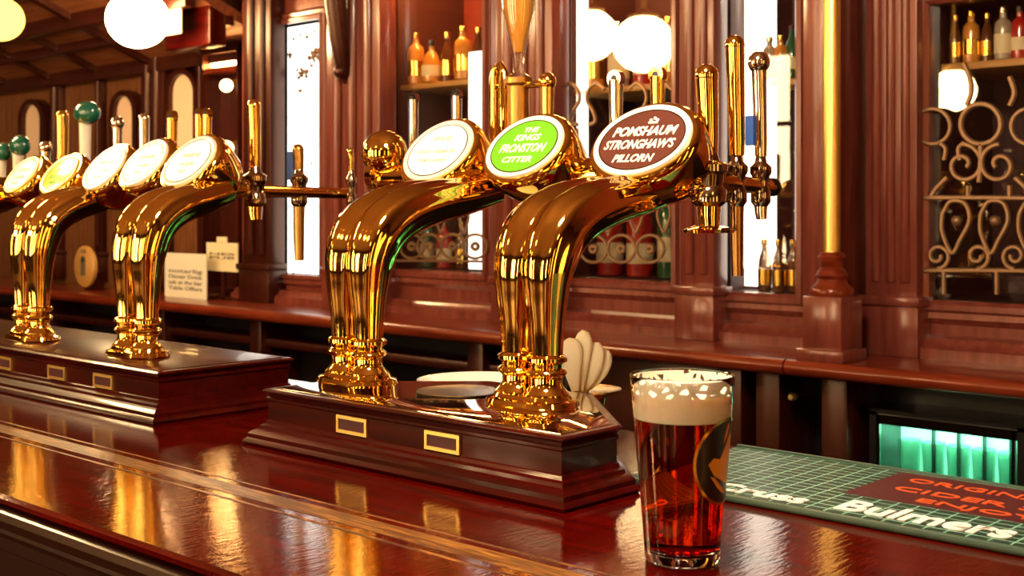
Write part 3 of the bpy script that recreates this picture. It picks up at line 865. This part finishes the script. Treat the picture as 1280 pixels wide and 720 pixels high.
MB().sphere(pk, .037, 28, 18).build('end_ball', 'brass', t)
MB().lathe([(.030, pk.x-.012), (.034, pk.x-.010), (.034, pk.x+.004), (.030, pk.x+.006)], (0, YBAR, 1.40), 24, 'x').build('end_collar', 'brass', t)
YBD = YBAR - .045
bp = at(803, 176, YBD); badge(t, bp, .0775, .061, 'face_brown', 'dark brown oval badge with three lines of cream lettering',
      [('POMSHAUM', .012, .0205, .098), ("STRONGHAW'S", -.009, .0195, .108), ('PILLORN', -.031, .0165, .062)], 'white_print', crown=True)
bp = at(656, 184, YBD); badge(t, bp, .0700, .058, 'face_green', 'bright green oval badge with white lettering',
      [('THE', .027, .0115, .026), ('KINGS', .0135, .0145, .046), ('FRONSTON', -.005, .0195, .082), ('CITTER', -.0245, .0135, .054)], 'white_print')
bp = at(548, 189, YBD); badge(t, bp, .0690, .060, 'face_white', 'cream white oval badge with faint grey lettering',
      [('FRANK', .020, .010, .040), ('IVORY PREMIUM', -.004, .009, .080), ('THE LAGER', -.020, .008, .060)], 'grey_print')
# handles behind the badges
YH = 1.375
for px, py, r, mat, st in ((517, 117, .0085, 'steel', 'eye'), (571, 112, .0085, 'steel', 'eye'), (684, 93, .0105, 'brass', 'ball'), (770, 89, .0105, 'steel', 'eye'), (822, 84, .0105, 'brass', 'eye')):
    p = at(px, py, YH); lever(t, p.x, YH, 1.385, p.z, r, mat, st)
    MB().tube([V3((p.x, YBAR+.015, 1.395)), V3((p.x, YH+.004, 1.395))], .012, 14).build('tap_shank', 'steel', t)
# bracket with rod and post in the middle
p0 = at(618, 82, YH); p1 = at(684, 104, YH); pc = at(648, 98, YH)
m_ = MB().tube([V3((p0.x, YH, 1.385)), V3((p0.x, YH, p0.z-.02)), V3((p0.x+.004, YH, p0.z-.006)), V3((p0.x+.012, YH, p0.z-.002)), V3((p0.x+.02, YH, p0.z-.012)), V3((p0.x+.02, YH, 1.40))], .008, 14)
m_.tube([V3((p0.x, YH, p1.z)), V3((p1.x, YH, p1.z))], .0055, 12)
m_.build('bracket', 'brass', t)
MB().lathe([(.016, 1.385), (.0165, pc.z-.012), (.022, pc.z-.008), (.022, pc.z)], (pc.x, YH, 0), 24).build('bracket_post', 'dull_brass', t)
# glass on the bracket post
gl = thing('beer_glass', 'tall flared beer glass standing on the bracket of the central tower', 'glass', (pc.x, YH, pc.z))
GP = [(.018, .0005), (.019, .003), (.009, .008), (.007, .018), (.010, .035), (.016, .065), (.024, .10), (.0265, .135), (.0255, .165)]
MB().lathe(GP + [(.0245, .165), (.0255, .135), (.023, .10), (.015, .066), (.008, .038)], (pc.x, YH, pc.z), 26).build('bowl', 'thin_glass', gl)
MB().lathe([(.0072, .0385), (.0142, .0665), (.0222, .10), (.0245, .13)], (pc.x, YH, pc.z), 26).build('drink', 'amber_glass', gl)
# taps at the bartender's end
XT = at(885, 200, 1.32).x
MB().tube([V3((XT-.02, YBAR, 1.385)), V3((XT, YBAR+.02, 1.383)), V3((XT, 1.47, 1.378))], [.014, .012, .010], 14).build('tap_rail', 'brass', t)
MB().sphere((XT, 1.472, 1.378), .013, 14, 10).build('rail_knob', 'dark_metal', t)
def faucet(t, x, y, ztop, rh, hmat, zsp, rs, smat, tagged=False, flange=False):
    o = MB().lathe([(rs*1.0, 1.352), (rs*1.45, 1.358), (rs*1.45, 1.372), (rs*1.15, 1.378), (rs*1.3, 1.392), (rs*1.6, 1.396), (rs*1.6, 1.404), (rs*.9, 1.41), (rs*.7, 1.42)], (x, y, 0), 22).build('faucet', 'tap_metal', t)
    MB().tube([V3((x, y, 1.356)), V3((x, y, (1.356+zsp)/2)), V3((x+.001, y, zsp))], [rs, rs*.92, rs*.8], 18).build('spout', smat, o)
    if flange:
        MB().lathe([(rs*.8, zsp-.004), (rs*2.0, zsp-.003), (rs*2.05, zsp+.001), (rs*1.2, zsp+.006)], (x, y, 0), 26).build('spout_flange', smat, o)
    z0 = 1.418
    MB().tube([V3((x, y, z0)), V3((x, y, z0+.02)), V3((x-.003, y, ztop-rh))], [rh*.8, rh*.85, rh], 18).build('handle', hmat, o)
    MB().sphere((x-.003, y, ztop-rh), rh*1.04, 18, 12).build('handle_tip', hmat, o)
    if tagged:
        MB().box(x+rh*1.2, x+rh*1.2+.012, y-.004, y+.004, 1.43, 1.468).build('tag', 'blue_tag', o)
    return o
p = at(886, 80, 1.325); faucet(t, p.x, 1.325, p.z, .0145, 'brass', 1.322, .016, 'brass', flange=True)
p = at(921, 44, 1.385); faucet(t, p.x, 1.385, p.z, .0125, 'brass', at(932, 345, 1.385).z, .009, 'dark_brass', tagged=True)
p = at(951, 72, 1.44); faucet(t, p.x, 1.44, p.z, .0100, 'steel', 1.335, .009, 'steel')
p = at(951, 74, 1.44); MB().sphere((p.x-.003, 1.44, p.z-.004), .015, 16, 12).build('handle_ball', 'steel', t)

# ---- the far tower
t2 = thing('beer_tower', 'brass beer tower with five glowing oval badges at the left', 'beer tower', (-2.0, 1.06, HB), 'brass beer towers')
plinth(t2, -2.62, -1.56, .955, 1.18, None, .070, 'plinth_wood')
for px, py in ((130, 487), (72, 469), (6, 459)):
    p = at(px, py, .955); plaque(t2, p.x, .955, HB+.0425, .055, .021)
TY2 = 1.03
for px in (172, 40):
    p = at(px, 450, TY2); column(t2, p.x, TY2, TB-.001, .92, .62, .0265)
p = at(-75, 430, TY2); column(t2, p.x, TY2, TB-.001, .92, .62, .0265)
YB2 = 1.185
xr = at(272, 215, YB2).x
MB().lathe([(.020, -2.62), (.0235, -2.616), (.0235, xr-.004), (.018, xr)], (0, YB2, 1.392), 28, 'x').build('crossbar', 'brass', t2)
BD = [(237, 204, .066, .056, 'face_bright', 'pale glowing oval badge nearest the end of the left tower'), (181, 206, .060, .054, 'face_bright', 'white glowing oval badge in the middle of its group'),
      (131, 212, .058, .053, 'face_bright', 'pale glowing oval badge beside the gap'), (75, 220, .058, .049, 'face_lime', 'yellow green oval badge'), (28, 221, .054, .048, 'face_bright', 'cream oval badge at the left end')]
for i, (px, py, a_, b2, fm, lb) in enumerate(BD):
    p = at(px, py-2, YB2-.045)
    L = [('RESERVE', .010, .010, .05), ('LAGER', -.008, .010, .045), ('ALE', -.022, .008, .025)]
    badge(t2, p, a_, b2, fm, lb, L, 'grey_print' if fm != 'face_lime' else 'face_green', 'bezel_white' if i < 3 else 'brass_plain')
YH2 = 1.235
for px, py, r, mat, st in ((57, 178, .0105, 'steel', 'ball'), (147, 147, .0105, 'steel', 'ball'), (180, 140, .0105, 'steel', 'round'), (215, 139, .0105, 'brass', 'eye'), (249, 136, .0085, 'brass', 'eye'), (259, 136, .0085, 'brass', 'eye')):
    p = at(px, py, YH2); lever(t2, p.x, YH2, 1.375, p.z, r, mat, st)
p = at(78, 136, YH2); lever(t2, p.x, YH2, 1.375, p.z, .013, 'gold_foil', 'round')
for px, py, rx, rz in ((109, 141, .033, .023), (25, 182, .028, .022), (3, 190, .026, .020)):
    p = at(px, py, YH2)
    o = MB().tube([V3((p.x-.008, YH2, 1.375)), V3((p.x-.008, YH2, p.z-.02)), V3((p.x-.004, YH2, p.z))], [.009, .012, .016], 16).build('tap_handle', 'china', t2)
    MB().sphere(p, rx, 22, 14, (1.05, .7, rz/rx)).build('green_knob', 'green_cap', o)
XT2 = at(316, 240, 1.262).x
MB().tube([V3((xr-.01, YB2, 1.385)), V3((XT2, YB2+.01, 1.38)), V3((XT2, 1.47, 1.376))], [.014, .012, .009], 14).build('tap_rail', 'brass', t2)
p = at(319, 124, 1.262); faucet(t2, p.x, 1.262, p.z, .0115, 'brass', 1.33, .013, 'brass')
p = at(374, 180, 1.365); o = faucet(t2, p.x, 1.365, p.z, .0100, 'dull_brass', at(380, 326, 1.365).z, .010, 'dull_brass')
MB().box(p.x-.032, p.x-.014, 1.362, 1.368, 1.40, 1.45).build('tag', 'blue_tag', o)
p = at(439, 185, 1.455); faucet(t2, p.x, 1.455, p.z, .006, 'brass', 1.362, .006, 'dark_metal')

# ================================================================== pint of ale
gx, gy = -.6185, .8825
d_cam = V3((-gx, -gy, 0)).normalized()        # towards the camera
g = thing('pint_of_ale', 'pint glass of dark amber ale with a foam head, in front', 'beer', (gx, gy, HB))
g['category'] = 'glass of beer'
RH = [(.0315, 0), (.0445, .158)]
def rad(z): return .0315 + (.0445-.0315)*(z/.158)**1.05
prof = [(.030, .0006), (.0315, .002)] + [(rad(z), z) for z in (.010, .03, .06, .09, .12, .15, .1572)] + [(rad(.158)-.0008, .1586), (rad(.158)-.0017, .1572)] + [(rad(z)-.0017, z) for z in (.15, .12, .09, .06, .03, .012)] + [(.027, .0085), (.001, .0075)]
MB().lathe(prof, (gx, gy, HB), 64).build('glass', 'pint_glass', g, smooth=50)
LV = .1215
prof = [(.001, .0078), (.0268, .0088), (rad(.012)-.0015, .0123)] + [(rad(z)-.0015, z) for z in (.03, .06, .09, LV-.004, LV)] + [(.001, LV)]
MB().lathe(prof, (gx, gy, HB), 64).build('ale', 'beer', g, smooth=50)
prof = [(.001, LV+.0002), (rad(LV)-.0016, LV+.0002), (rad(.133)-.0016, .133), (rad(.140)-.0016, .1430), (rad(.14)-.006, .1450), (.02, .146), (.001, .1455)]
MB().lathe(prof, (gx, gy, HB), 48).build('foam_head', 'foam', g)
fl = MB(); rs = []
for z in (.143, .148, .152, .1562): rs.append([V3((gx + (rad(z)-.0019)*math.cos(2*PI*j/64), gy + (rad(z)-.0019)*math.sin(2*PI*j/64), HB+z)) for j in range(64)])
fl.rings(rs, False, False); fl.build('foam_lacing', 'foam_lace', g)
# crest printed on the glass
th_c = math.atan2(d_cam.y, d_cam.x) + math.radians(63)
def cone_pt(dth, z, off):
    r = rad(z) + off; return V3((gx + r*math.cos(th_c + dth), gy + r*math.sin(th_c + dth), HB + z))
def decal(shape, off, n_in=4):
    m = MB(); ctr = V3((0, 0)); 
    cxx = sum(p[0] for p in shape)/len(shape); czz = sum(p[1] for p in shape)/len(shape)
    rings_ = []
    for k in range(n_in+1):
        f = 1 - k/n_in*.98
        rings_.append([cone_pt(cxx + (p[0]-cxx)*f, czz + (p[1]-czz)*f, off) for p in shape])
    m.rings(rings_, False, True)
    return m
ha, hz, zc = math.radians(50), .037, .0885
ov = lambda s: [(ha*s*math.cos(2*PI*j/40), zc + hz*(1-(1-s)*1.0)*math.sin(2*PI*j/40)) for j in range(40)]
cr_ = decal(ov(.97), .0003).build('crest', 'black', g)
rm = MB(); rs = [[cone_pt(p[0], p[1], o_) for p in ov(s_)] for s_, o_ in ((.93, .0004), (.93, .0007), (1.0, .0007), (1.0, .0003))]
rm.rings(rs, False, False); rm.build('crest_rim', 'gold_foil', cr_)
# rearing golden figure of the crest: body, neck, tail strokes
def blob(mb, pts, rad_):
    P = [cone_pt(math.radians(x), z, .0006) for x, z in pts]
    mb.tube(P, rad_, 8, .25)
gm = MB()
def patch(pts): 
    global gm
    d_ = decal([(math.radians(x), z) for x, z in pts], .0006, 3); gm.add(d_.v, d_.f)
patch([(-30, .088), (-22, .093), (-12, .090), (-4, .098), (4, .106), (12, .112), (20, .108), (26, .100), (24, .088), (22, .076), (14, .068), (4, .070), (-8, .074), (-20, .078)])
patch([(-6, .104), (2, .110), (8, .118), (4, .121), (-2, .114)])
patch([(-26, .078), (-18, .076), (-4, .068), (8, .062), (2, .061), (-12, .067)])
gm.build('crest_figure', plain('crest_gold', (.80, .36, .03), .35, .3), cr_)

# ================================================================== bar runner
rmx0, rmx1, rmy0, rmy1 = -.84, .20, 1.085, 1.318
rt = thing('bar_runner', 'green rubber bar runner with white lettering and a red printed panel', 'bar mat', ((rmx0+rmx1)/2, 1.2, HB))
# outline follows the tower's canted plinth on its left
MB().box(rmx0, rmx1, rmy0, rmy1, HB+.0008, HB+.0075).build('runner_slab', 'runner_edge', rt, .002)
MB().box(rmx0+.006, rmx1-.006, rmy0+.007, rmy1-.006, HB+.006, HB+.0079).build('printed_grid', 'runner', rt)
rr = MB(); rr.box(rmx0, rmx1, rmy1-.005, rmy1, HB+.006, HB+.0105); rr.build('raised_rim', 'runner_edge', rt, .001)
zt = HB + .0082
XV, YV = V3((1,0,0)), V3((0,1,0))
w0, w1 = onz(1032, 638, zt).x, onz(1238, 684, zt).x
MB().text('Bulmers', .060, V3(((w0+w1)/2, rmy0+.040, zt)), XV, YV, width=(w1-w0), bold=.03).build('lettering', 'white_print', rt)
w0, w1 = onz(905, 612, zt).x, onz(1000, 630, zt).x
MB().text('Cruss', .042, V3(((w0+w1)/2-.01, rmy0+.028, zt)), XV, YV, width=(w1-w0)+.02, bold=.03).build('lettering', 'white_print', rt)
q0, q1 = onz(1075, 612, zt), onz(1290, 640, zt)
ry0, ry1 = 1.172, 1.308
rx0 = onz(1085, 605, zt).x; 
rp = MB().box(rx0, rx0+.30, ry0, ry1, HB+.0075, HB+.0084).build('printed_panel', 'red_print', rt)
MB().text('ORIGINAL IRISH', .026, V3((rx0+.150, (ry0+ry1)/2+.034, HB+.0086)), XV, YV, width=.25).build('panel_lettering', 'orange_print', rp)
MB().text('CIDER SINCE', .026, V3((rx0+.150, (ry0+ry1)/2-.012, HB+.0086)), XV, YV, width=.24).build('panel_lettering', 'orange_print', rp)
MB().text('ENJOY', .022, V3((rx0+.130, (ry0+ry1)/2-.048, HB+.0086)), XV, YV, width=.12).build('panel_lettering', 'orange_print', rp)
# ================================================================== napkin holder, bowl
nc = at(733, 490, 1.275)
nh = thing('napkin_holder', 'black holder with a fan of folded white napkins behind the central tower', 'napkin holder', (nc.x, 1.275, HB))
MB().lathe([(.030, .0005), (.032, .004), (.026, .010), (.022, .03), (.026, .052), (.040, .058), (.046, .061), (.046, .063), (.036, .061), (.001, .059)], (nc.x, 1.275, HB), 30).build('dish', 'gold_foil', nh)
bx = at(712, 480, 1.275)
MB().box(bx.x-.014, bx.x+.012, 1.258, 1.292, HB+.062, HB+.092).build('clip_block', 'black', nh, .003)
for i, (px, py, w_, lx) in enumerate(((716, 423, 1.35, -6), (732, 414, 1.15, 0), (745, 428, .95, 2), (758, 437, .9, 4), (722, 430, 1.1, -2))):
    y_ = 1.258 + .006*i if i < 4 else 1.288
    tp = at(px, py, y_); b0 = at(725+lx, 489, y_)
    P = []; R_2 = []
    for j in range(15):
        f = j/14
        q = b0.lerp(tp, f) + V3((.010*math.sin(f*PI)*(1 if i > 1 else -.3), 0, 0)); P.append(q)
        R_2.append(w_*(.0045 + .0085*math.sin(min(1., f/.8)*PI/2)) * (1 if j < 12 else (.93, .78, .40)[j-12]))
    MB().tube(P, R_2, 18, .30).build('napkin', 'napkin', nh, smooth=70)
bc = at(607, 470, 1.27)
bw = MB().lathe([(.040, .0006), (.042, .004), (.050, .02), (.074, .046), (.086, .058), (.086, .060), (.080, .057), (.046, .022), (.001, .018)], (bc.x, 1.255, HB), 40).build('serving_bowl', 'china')
tag(bw, 'cream white bowl standing behind the central beer tower', 'bowl')

# ================================================================== light
wd = bpy.data.worlds.new('World'); S.world = wd; wd.use_nodes = True
wd.node_tree.nodes['Background'].inputs[0].default_value = (.8, .45, .25, 1)
wd.node_tree.nodes['Background'].inputs[1].default_value = .02

cam = bpy.data.cameras.new('Camera'); co = bpy.data.objects.new('Camera', cam); C.objects.link(co)
co.location = (0, 0, EYE); co.rotation_euler = (PI/2, 0, YAW)
cam.sensor_width = 36; cam.lens = 36*FPX/1280; cam.shift_y = -100/1280; cam.clip_start = .02
cam.dof.use_dof = True; cam.dof.focus_distance = 1.40; cam.dof.aperture_fstop = 11
S.camera = co
S.view_settings.view_transform = 'Standard'; S.view_settings.look = 'None'
S.view_settings.exposure = 0.32; S.view_settings.gamma = 1.0
S.view_settings.use_curve_mapping = False
